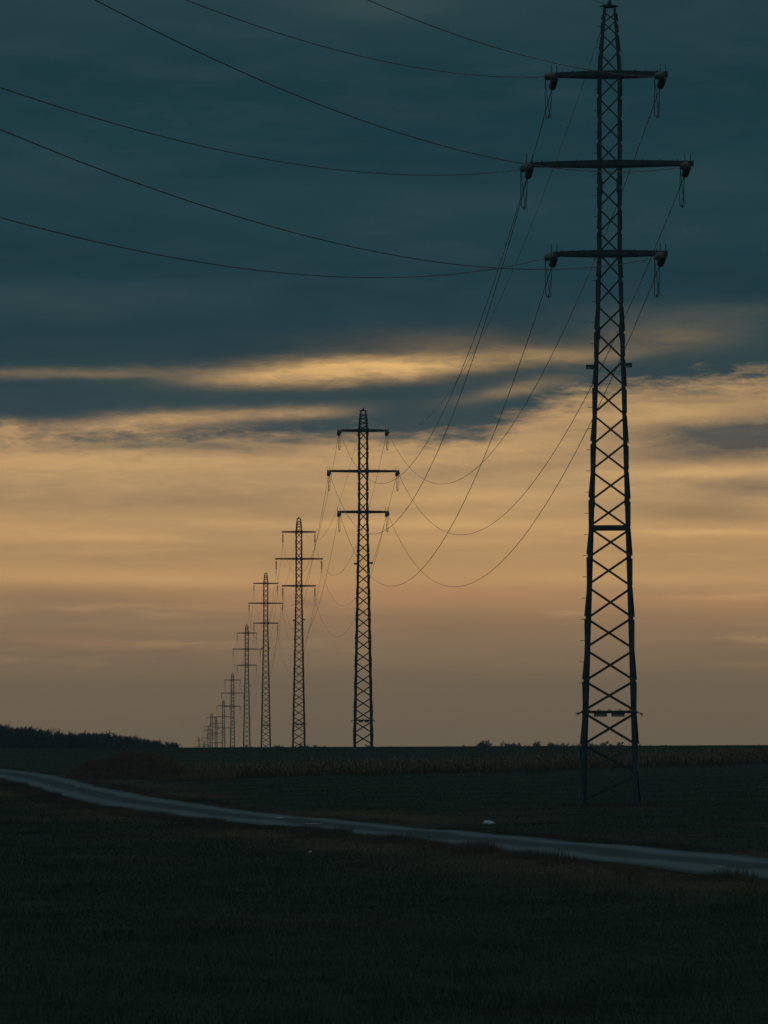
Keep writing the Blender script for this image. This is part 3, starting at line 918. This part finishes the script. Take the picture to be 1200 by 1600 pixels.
# ------------------------------------------------------------------ bare trees
M_BARK = steel("bare_bark", (0.020, 0.022, 0.022, 1), (0.036, 0.038, 0.036, 1), 0.95, 0.0, 2.0)
def tree_meshes(seed, height, spread, levels=5, stems=1, density=1.0):
    rr = random.Random(seed)
    trunk, crown = MB(), MB()
    def grow(p, d, L, r, lev):
        mb = trunk if lev == 0 else crown
        n = 3 if lev < 3 else 2
        pts = [p]; q = p.copy(); dd = d.copy()
        for k in range(n):
            dd = (dd + Vector((rr.uniform(-1, 1), rr.uniform(-1, 1), rr.uniform(-0.4, 0.6))) * 0.16).normalized()
            q = q + dd * (L / n); pts.append(q.copy())
        rs = [r * (1 - 0.55 * i / n) for i in range(n + 1)]
        if lev < 3: mb.tube(pts, rs, 5 if lev == 0 else 4, False)
        else:
            mb.tube(pts, [max(x, 0.03) for x in rs], 3, False)
        if lev >= levels: return
        kids = {0: 6, 1: 6, 2: 6, 3: 5, 4: 4}[lev]
        kids = max(2, int(round(kids * density)))
        for k in range(kids):
            f = rr.uniform(0.35, 1.0) if lev else rr.uniform(0.28, 1.0)
            j = min(int(f * n), n - 1); s = pts[j].lerp(pts[j + 1], f * n - j)
            az = rr.uniform(0, 2 * math.pi); sp = rr.uniform(0.5, 1.0) * spread
            nd = (dd + Vector((math.cos(az) * sp, math.sin(az) * sp, rr.uniform(-0.1, 0.45)))).normalized()
            grow(s, nd, L * rr.uniform(0.5, 0.72), r * (1 - 0.5 * f) * 0.55, lev + 1)
    for s in range(stems):
        a = rr.uniform(0, 6.28); o_ = Vector((math.cos(a), math.sin(a), 0)) * (0.3 * height * 0.15 if stems > 1 else 0)
        grow(o_ + Vector((0, 0, -0.3)), Vector((o_.x * 0.4, o_.y * 0.4, 1)).normalized(), height * (0.42 if stems == 1 else 0.34), height * 0.02, 0)
    def fin(mb, nm, sc):
        me = bpy.data.meshes.new(nm); me.from_pydata([tuple(c * sc for c in v) for v in mb.v], [], mb.f); me.update(); me.materials.append(M_BARK); return me
    top = max(v[2] for v in crown.v); sc = height / top
    return fin(trunk, "trunk", sc), fin(crown, "crown", sc)
TREES = [tree_meshes(3, 10, 0.85), tree_meshes(8, 10, 0.7), tree_meshes(15, 10, 0.95), tree_meshes(22, 10, 0.8)]
BUSH = [tree_meshes(31, 10, 1.25, 5, 3, 0.85), tree_meshes(37, 10, 1.15, 5, 3, 0.85)]

def plant_tree(name, mesh, x, y, top_z, width_scale, label, cat, group, rz, base=None):
    z = gz(x, y) - 0.2 if base is None else base
    h = max(top_z - z, 2.0)
    o = empty(name, (x, y, z), rz)
    o.scale = (h / 10 * width_scale, h / 10 * width_scale, h / 10)
    link("trunk", mesh[0], o); link("crown", mesh[1], o)
    tag(o, label, cat, group)
    return o
# the wood on the left: crown line read along the photo's left skyline
wl_x = [-160, -60, 0, 40, 70, 110, 150, 200, 250, 290, 320, 370, 410, 430, 450]
rr = random.Random(4)
line_x = [-120, 0, 15, 35, 60, 100, 150, 185, 210, 240, 262, 274]
line_y = [1124, 1130, 1131, 1137, 1134, 1144, 1142, 1148, 1150, 1154, 1160, 1167]
WG = "bare trees massed in the far wood on the left"
for k in range(96):
    px = -110 + 383 * (k / 95.0) + rr.uniform(-3, 3)
    d = 1690 + rr.uniform(-45, 130)
    yt = float(np.interp(px, line_x, line_y)) + rr.uniform(-4.5, 5.0) + (d - 1690) * 0.02
    x = (px - 600) * d / FPX; top = EYE + (YH - yt) * d / FPX
    wsc = rr.uniform(0.75, 1.15)
    plant_tree("bare_tree", rr.choice(TREES), x, d, top, wsc, "bare dark tree among many in the far wood on the left skyline", "tree", WG, rr.uniform(0, 6.28))
# undergrowth that closes the foot of the wood
def thicket():
    n = 52000
    px = rng.uniform(-115, 274, n); d = rng.uniform(1660, 1800, n)
    x = (px - 600) * d / FPX
    yt = np.interp(px, line_x, line_y)
    top = EYE + (YH - (yt + 8 + 4 * rng.random(n) + 3.5 * vnoise(px, d * 0, 9.0, 44))) * d / FPX
    g = ground(x, d)
    z = g + (np.maximum(top - g, 0.6)) * rng.random(n) ** 0.6
    s = rng.uniform(0.18, 0.5, n)
    V = np.empty((n, 3, 3))
    for k in range(3):
        V[:, k] = np.c_[x + rng.normal(0, 1, n) * s, d + rng.normal(0, 1, n) * s, z + rng.normal(0, 1, n) * s]
    return np.c_[V.reshape(-1, 3)], np.arange(n * 3).reshape(n, 3)
V, F = thicket()
tag(link("undergrowth", np_mesh("undergrowth", V, F, M_BARK)), "dense dark undergrowth between the trunks of the far left wood", "undergrowth", kind="stuff")

# single trees and bushes along the skyline: column, top row, distance, width factor, mesh, name, label
SK = [(762, 1154.5, 2400, 0.95, TREES[2], "bare_tree", "rounded bare tree standing highest and alone on the skyline right of the middle"),
      (736, 1160.0, 2400, 1.2, BUSH[0], "bare_bush", "low bare bush just left of the lone rounded tree on the skyline"),
      (713, 1163.0, 2350, 1.2, BUSH[1], "bare_bush", "lowest faint bush at the left end of the right hand skyline clumps"),
      (800, 1159.0, 2300, 1.0, BUSH[1], "bare_bush", "bare bush beginning the long clump left of the nearest pylon"),
      (808, 1156.8, 2320, 1.0, TREES[0], "bare_tree", "taller bare tree near the left end of the long skyline clump"),
      (822, 1157.5, 2280, 1.1, BUSH[0], "bare_bush", "broad bare bush in the middle of the long skyline clump"),
      (836, 1157.0, 2300, 1.0, TREES[3], "bare_tree", "bare tree in the right part of the long skyline clump"),
      (848, 1158.5, 2300, 1.1, BUSH[1], "bare_bush", "bare bush near the right end of the long skyline clump"),
      (860, 1159.5, 2300, 0.9, TREES[1], "bare_tree", "bare tree ending the long skyline clump left of the nearest pylon"),
      (880, 1162.5, 2300, 1.1, BUSH[0], "bare_bush", "small bush in the gap left of the nearest pylon's left leg"),
      (893, 1159.3, 2300, 1.1, BUSH[1], "bare_bush", "bare bush close to the nearest pylon's left leg on the skyline"),
      (903, 1161.0, 2300, 1.0, BUSH[0], "bare_bush", "bush half hidden by the nearest pylon's left leg"),
      (928, 1162.0, 2300, 1.2, BUSH[1], "bare_bush", "low bush seen through the nearest pylon just right of its left leg"),
      (948, 1158.8, 2300, 1.1, BUSH[0], "bare_bush", "bare bush seen in the middle between the nearest pylon's legs"),
      (960, 1156.8, 2300, 1.2, BUSH[1], "bare_bush", "tallest bush seen between the nearest pylon's legs"),
      (971, 1158.8, 2300, 1.1, BUSH[0], "bare_bush", "bare bush seen just left of the nearest pylon's right leg"),
      (1037, 1162.5, 2600, 1.0, BUSH[1], "bare_bush", "tiny bush on the skyline just right of the nearest pylon"),
      (594, 1162.5, 2100, 1.3, BUSH[0], "bare_bush", "small bush on the skyline just right of the second pylon's foot"),
      (603, 1164.5, 2100, 1.2, BUSH[1], "bare_bush", "second smaller bush right of the second pylon's foot"),
      (632, 1165.5, 2100, 1.0, BUSH[1], "bare_bush", "tiny isolated bush on the skyline well right of the second pylon"),
      (482, 1161.0, 1900, 1.1, BUSH[1], "bare_bush", "bare bush beside the right leg of the third pylon"),
      (492, 1164.5, 1900, 1.2, BUSH[0], "bare_bush", "low bush right of the third pylon's foot"),
      (454, 1163.5, 1900, 1.2, BUSH[0], "bare_bush", "low bush just left of the third pylon's foot"),
      (440, 1164.0, 1900, 1.2, BUSH[1], "bare_bush", "low bush midway between the third and fourth pylons"),
      (428, 1163.0, 1900, 1.1, BUSH[0], "bare_bush", "low bush just right of the fourth pylon's foot"),
      (402, 1164.5, 1900, 1.2, BUSH[1], "bare_bush", "low bush just left of the fourth pylon's foot"),
      (374, 1163.5, 1900, 1.2, BUSH[0], "bare_bush", "low bush between the fifth and sixth pylons' feet"),
      (360, 1165.0, 1900, 1.3, BUSH[1], "bare_bush", "lowest bush at the foot of the sixth pylon")]
for k, (px, yt, d, ws, me, nm, lb) in enumerate(SK):
    x = (px - 600) * d / FPX; top = EYE + (YH - (1166 - (1166 - yt) * 1.0)) * d / FPX
    plant_tree(nm, me, x, d, top, ws * 0.85, lb, "tree" if nm == "bare_tree" else "bush", "bare trees and bushes along the skyline", k * 1.3, base=min(gz(x, d) - 0.2, top - 6.5))

# ------------------------------------------------------------------ litter
m, nt, bs = new_mat("white_plastic_film")
tc = nt.n("ShaderNodeTexCoord")
nt.put(bs.inputs["Base Color"], nt.mix(nt.noise(tc.outputs["Object"], 8.0, 4.0), (0.30, 0.33, 0.33, 1), (0.66, 0.69, 0.68, 1)))
bs.inputs["Roughness"].default_value = 0.4
M_FILM = m
def crumple(name, px, py, lx, ly, lz, seed, label, cat, rz):
    x, y = on_ground(px, py)
    rr = random.Random(seed); nu, nv = 22, 12
    vs = []; fs = []
    ph = [rr.uniform(0, 6.28) for _ in range(6)]
    for j in range(nv + 1):
        b = -math.pi / 2 + math.pi * j / nv
        for i in range(nu):
            a = 2 * math.pi * i / nu
            q = 1 + 0.13 * math.sin(3 * a + ph[0] + 2 * b) + 0.10 * math.sin(5 * a - 3 * b + ph[1]) + 0.06 * math.sin(9 * a + 4 * b + ph[2]) + rr.uniform(-0.04, 0.04)
            xx = math.cos(b) * math.cos(a) * q
            taper = 1.0 - 0.45 * max(0.0, xx) ** 1.5
            vs.append((xx * lx / 2 * (1.15 if xx > 0.6 else 1), math.cos(b) * math.sin(a) * q * ly / 2 * taper, max(math.sin(b) * q * taper, -0.55) * lz / 2 + lz * 0.27))
    for j in range(nv):
        for i in range(nu):
            a_, b_ = j * nu + i, j * nu + (i + 1) % nu
            fs.append((a_, b_, b_ + nu, a_ + nu))
    mb = MB(); mb.add(vs, fs)
    o = mb.build(name, M_FILM, None, True); o.location = (x, y, gz(x, y) + 0.03); o.rotation_euler = (0, 0, rz)
    tag(o, label, cat); return o
crumple("plastic_bag", 763, 1289.5, 0.43, 0.28, 0.20, 1, "crumpled white plastic bag lying in the grass beyond the road", "plastic bag", R(-8))
crumple("paper_scrap", 533, 1276.5, 0.15, 0.12, 0.04, 2, "small white paper scrap on the far verge of the road left of the bag", "litter", R(20))
crumple("paper_scrap", 485, 1333.5, 0.13, 0.10, 0.06, 3, "small white paper scrap in the near grass below the road", "litter", R(60))

# ------------------------------------------------------------------ sky
SUN_EL, SUN_AZ = R(4.2), R(-0.4)     # behind the bright streak, a little left of the view's middle
w = bpy.data.worlds.new("World"); scene.world = w; w.use_nodes = True
wt = w.node_tree; nt = NT(wt)
bg = wt.nodes["Background"]
tc = nt.n("ShaderNodeTexCoord")
sep = nt.n("ShaderNodeSeparateXYZ"); nt.put(sep.inputs[0], tc.outputs["Generated"])
dx, dy, dz = (X(nt, s) for s in sep.outputs)
az = nt.math("ARCTAN2", dx, dy)
el = dz / nt.math("SQRT", dx * dx + dy * dy).max(0.02)
# bearing and elevation of the clouds, counted in units of 1/7875 rad from the bearing straight ahead
U = az * FPX + 600.0
Vv = YH - el * FPX
def cnoise(ku, kv, detail, rough, seed, u=None, v=None, dist=0.0):
    return nt.noise(nt.xyz((u or U) * ku, (v or Vv) * kv, seed), 1.0, detail, rough, dist)
w1 = cnoise(1 / 420, 1 / 90, 4, 0.55, 3.1); w2 = cnoise(1 / 150, 1 / 32, 4, 0.6, 7.7); w3 = cnoise(1 / 55, 1 / 14, 3, 0.6, 1.7)
Uw = U + (w1 - 0.5) * 60 + (w2 - 0.5) * 60
Vw = Vv + (w1 - 0.5) * 6 + (w2 - 0.5) * 16 + (w3 - 0.5) * 10
def blob(cx, cy, rx, ry, tilt=0.0, amp=1.0, power=1.0):
    """soft cloud bank: centre, half extents, slope"""
    u = (Uw - cx) / rx
    v = (Vw - cy - (Uw - cx) * tilt) / ry
    r2 = u * u + v * v
    return nt.math("POWER", 2.718281828, r2 * (-1.0 * power)) * amp
# glow of the low sky behind the clouds
V0, V1 = -300.0, 1300.0
def st(lst): return [((y - V0) / (V1 - V0), lin(*c)) for y, c in lst]
Vg = Vv + (w1 - 0.5) * 44 + (w2 - 0.5) * 8
warm = nt.ramp((Vg - V0) / (V1 - V0), st([(450, (196, 150, 98)), (575, (226, 180, 116)), (640, (190, 152, 105)), (700, (182, 147, 104)), (760, (178, 145, 103)), (830, (188, 149, 101)), (890, (182, 143, 97)),
      (932, (174, 133, 93)), (965, (148, 118, 87)), (1005, (130, 107, 82)), (1070, (118, 100, 78)), (1150, (113, 97.5, 76)), (1290, (104, 93, 72))]))
# fine streaks
s1 = cnoise(1 / 330, 1 / 26, 5, 0.55, 12.3, Uw, Vw); s2 = cnoise(1 / 520, 1 / 60, 4, 0.5, 5.5); s3 = cnoise(1 / 170, 1 / 9, 4, 0.6, 8.8, Uw, Vw)
streak_amt = nt.smooth(Vv, 1120, 940)
warm = nt.mix((nt.smooth(s1, 0.52, 0.78) * 0.42 * streak_amt), warm, lin(214, 170, 112))
warm = nt.mix((nt.smooth(s2, 0.45, 0.75) * 0.50 * streak_amt), warm, lin(150, 124, 94))
warm = nt.mix((nt.smooth(s3, 0.55, 0.80) * 0.16 * streak_amt), warm, lin(160, 128, 92))
s4 = cnoise(1 / 130, 1 / 13, 5, 0.6, 41.0, Uw, Vw); s5 = cnoise(1 / 240, 1 / 34, 5, 0.6, 44.0, Uw, Vw)
upper = nt.smooth(Vv, 960, 700)
warm = nt.mix(nt.smooth(s4, 0.50, 0.75) * 0.30 * upper, warm, lin(150, 126, 98))
warm = nt.mix(nt.smooth(s5, 0.50, 0.72) * 0.34 * upper, warm, lin(208, 166, 114))
s6 = cnoise(1 / 70, 1 / 13, 6, 0.68, 47.0, Uw, Vw)
mid = nt.smooth(Vv, 830, 640)
warm = nt.mix(nt.smooth(s6, 0.46, 0.74) * 0.42 * mid, warm, lin(138, 120, 98))
warm = nt.mix(nt.smooth(s6, 0.52, 0.30) * 0.25 * upper, warm, lin(214, 172, 116))
lite = blob(640, 818, 330, 9, 0.0, 0.42).max(blob(190, 839, 150, 6, 0.02, 0.30)).max(blob(200, 905, 330, 13, 0.01, 0.30)).max(blob(120, 722, 230, 16, 0.0, 0.35)).max(blob(1110, 736, 190, 9, -0.03, 0.6)).max(blob(1080, 640, 150, 16, -0.03, 0.55)).max(blob(700, 778, 220, 12, -0.03, 0.45)).max(blob(1090, 832, 160, 5, 0.0, 0.5)).max(blob(950, 905, 330, 12, 0.0, 0.25)).max(blob(700, 700, 200, 16, -0.03, 0.3))
warm = nt.mix(lite, warm, lin(222, 178, 116))
dull = blob(60, 935, 330, 22, 0.0, 0.45).max(blob(1110, 622, 140, 14, 0.0, 0.5)).max(blob(120, 965, 300, 14, 0.0, 0.45)).max(blob(20, 1010, 220, 40, 0.0, 0.4)).max(blob(300, 785, 330, 20, 0.0, 0.40).max(blob(400, 870, 330, 18, 0.0, 0.26)).max(blob(1000, 860, 260, 16, 0.02, 0.2)).max(blob(1090, 800, 150, 17, 0.02, 0.55)).max(blob(1060, 712, 130, 10, 0.0, 0.45)).max(blob(760, 735, 160, 10, -0.03, 0.35)).max(blob(150, 960, 260, 18, 0.0, 0.4)).max(blob(110, 1020, 180, 12, 0.0, 0.15)))
warm = nt.mix(dull, warm, lin(122, 104, 82))
pink = blob(150, 1004, 150, 9, 0.03, 0.28).max(blob(640, 935, 260, 16, 0.0, 0.20))
warm = nt.mix(pink, warm, lin(178, 132, 96))
# dark deck above and its ragged lower edge
crv = nt.n("ShaderNodeFloatCurve"); c0 = crv.mapping.curves[0]
edge_pts = [(-600, 686), (0, 686), (120, 692), (260, 696), (420, 692), (540, 692), (640, 698), (720, 696), (790, 676), (850, 650), (920, 626), (980, 622), (1050, 614), (1130, 604), (1220, 600), (1800, 596)]
tox = lambda u: (u + 600) / 2400.0
toy = lambda v: (v - 500) / 300.0
while len(c0.points) < len(edge_pts): c0.points.new(0.5, 0.5)
for p_, (u_, v_) in zip(c0.points, edge_pts): p_.location = (tox(u_), toy(v_))
crv.mapping.update()
nt.put(crv.inputs["Value"], ((Uw + 600.0) / 2400.0).clamp())
edge = X(nt, crv.outputs[0]) * 300.0 + 500.0
Ve = Vv + (w1 - 0.5) * 6 + (w2 - 0.5) * 22 + (w3 - 0.5) * 14
w4 = cnoise(1 / 90, 1 / 20, 6, 0.68, 33.3); w5 = cnoise(1 / 38, 1 / 10, 5, 0.7, 36.1)
deck = nt.math("SUBTRACT", 1.0, nt.smooth(Ve - edge + (w4 - 0.5) * 84 + (w5 - 0.5) * 26, -34.0, 24.0))
hole = (blob(560, 578, 155, 18, -0.05, 1.3) + blob(390, 588, 90, 14, -0.05, 0.40) + blob(110, 585, 230, 8, 0.0, 0.19) + blob(850, 556, 120, 12, -0.03, 0.32)
        + blob(150, 668, 120, 12, -0.03, 0.55) + blob(290, 655, 140, 12, -0.05, 0.72) + blob(480, 643, 90, 9, -0.03, 0.42) + blob(20, 672, 60, 12, 0, 0.3)
        + blob(1045, 526, 110, 22, -0.05, 0.17) + blob(700, 535, 170, 20, 0.0, 0.10) + blob(800, 612, 80, 12, -0.2, 0.3) + blob(1100, 488, 160, 14, 0, 0.05))
deck = (deck - hole * (w4 * 1.3 + w5 * 0.7)).clamp()
bank = blob(1195, 681, 190, 30, -0.03, 1.4, 0.85).max(blob(1240, 664, 150, 26, 0.06, 0.9)).max(blob(1170, 764, 85, 17, -0.02, 0.62)).max(blob(1000, 692, 90, 10, -0.05, 0.30)).max(blob(270, 698, 210, 10, 0.0, 0.80)).max(blob(455, 688, 90, 11, 0.0, 0.85))
bank = bank.max(blob(960, 640, 120, 9, 0.03, 0.25)).max(blob(1120, 628, 150, 6, 0.02, 0.22)).max(blob(478, 940, 26, 10, 0.03, 0.30)).max(blob(720, 690, 130, 6, 0.02, 0.12))
cover = deck.max((bank * (w4 * 1.1 + w5 * 0.7 + 0.1)).clamp() * 0.86)
# colour of the deck itself: uneven slate blue cloud, paler and greyer overhead and behind
e1 = cnoise(1 / 700, 1 / 150, 4, 0.5, 21.0); e2 = cnoise(1 / 260, 1 / 48, 7, 0.6, 24.0); e3 = cnoise(1 / 150, 1 / 34, 6, 0.6, 27.0)
deckc = nt.ramp((Vv + (e1 - 0.5) * 60 - V0) / (V1 - V0), st([(-290, (38, 62, 69)), (0, (37, 62, 68)), (60, (33, 60, 66)), (130, (26, 56, 63)), (230, (29, 59, 66)), (300, (33, 62, 67)), (420, (31, 58, 66)), (500, (38, 62, 68)), (560, (47, 66, 70)), (640, (52, 69, 73)), (720, (66, 76, 78)), (1200, (80, 84, 82))]))
deckc = nt.mix(nt.smooth(e2, 0.42, 0.70) * 0.42, deckc, lin(46, 66, 75))
deckc = nt.mix(nt.smooth(e1, 0.58, 0.35) * 0.5, deckc, lin(25, 52, 61))
deckc = nt.mix(nt.smooth(e3, 0.40, 0.75) * 0.11, deckc, lin(62, 80, 82))
deckc = nt.mix(blob(590, 8, 130, 26, 0, 0.40).max(blob(70, 470, 260, 26, 0.02, 0.22)).max(blob(1100, 500, 200, 30, 0.0, 0.3)), deckc, lin(68, 84, 85))
low = nt.mix(cover, warm, deckc)
# clear twilight sky of the Sky Texture, mostly veiled by high cloud overhead and behind
sky = nt.n("ShaderNodeTexSky", sky_type="NISHITA", sun_disc=False)
sky.sun_elevation = SUN_EL; sky.sun_rotation = SUN_AZ
OVER = 1.0
nsky = nt.mix(1.0, X(nt, sky.outputs[0]), (0.05, 0.05, 0.05, 1), "MULTIPLY")
o1 = nt.noise(tc.outputs["Generated"], 2.2, 5.0, 0.55)
over = nt.mix(nt.smooth(o1, 0.3, 0.7), (0.100, 0.175, 0.200, 1), (0.150, 0.225, 0.245, 1))
over = nt.mix(0.18, over, nsky)
side = nt.smooth(nt.math("ABSOLUTE", az), 0.35, 1.3)
lowall = nt.mix(side * 0.9, low, (0.055, 0.100, 0.118, 1))
col = nt.mix(nt.smooth(el, 0.17, 0.75), lowall, over)
nt.put(bg.inputs["Color"], col); bg.inputs["Strength"].default_value = 1.0
w.cycles.sampling_method = "MANUAL"; w.cycles.sample_map_resolution = 1024

# veiled sun
ld = bpy.data.lights.new("sun", "SUN"); ld.energy = 0.25; ld.angle = R(14); ld.color = (1.0, 0.74, 0.48)
so = bpy.data.objects.new("sun", ld); COL.objects.link(so)
sd = Vector((math.sin(SUN_AZ) * math.cos(SUN_EL), math.cos(SUN_AZ) * math.cos(SUN_EL), math.sin(SUN_EL)))
so.rotation_euler = sd.to_track_quat("Z", "Y").to_euler(); so.location = (0, 100, 60)

# ------------------------------------------------------------------ haze
HAZE = 0.000055
if HAZE > 0:
    mb = MB(); mb.box((-905, -125, -60), (905, 4595, 46))
    hz = bpy.data.materials.new("evening_haze"); hz.use_nodes = True
    ht = hz.node_tree; ht.nodes.clear()
    out = ht.nodes.new("ShaderNodeOutputMaterial"); pv = ht.nodes.new("ShaderNodeVolumePrincipled")
    pv.inputs["Color"].default_value = (0.60, 0.80, 0.95, 1); pv.inputs["Density"].default_value = HAZE; pv.inputs["Anisotropy"].default_value = 0.0
    ht.links.new(pv.outputs[0], out.inputs["Volume"])
    tag(mb.build("haze", hz), "thin evening haze over the fields", "haze", kind="stuff")

# ------------------------------------------------------------------ camera
cd = bpy.data.cameras.new("camera"); co = bpy.data.objects.new("camera", cd); COL.objects.link(co)
co.location = (0, 0, EYE); co.rotation_euler = (R(90), 0, 0)
cd.sensor_fit = "VERTICAL"; cd.sensor_height = 36.0; cd.lens = FPX / 1600 * 36.0
cd.shift_y = (YH - 800) / 1600.0
cd.clip_start = 0.5; cd.clip_end = 20000
cd.dof.use_dof = True; cd.dof.focus_distance = 420; cd.dof.aperture_fstop = 9.0
scene.camera = co

scene.render.engine = "CYCLES"
scene.cycles.max_bounces = 5; scene.cycles.volume_bounces = 1; scene.cycles.use_denoising = True
scene.view_settings.view_transform = "Standard"; scene.view_settings.look = "None"
scene.view_settings.exposure = 0.0; scene.view_settings.gamma = 1.0; scene.view_settings.use_curve_mapping = False
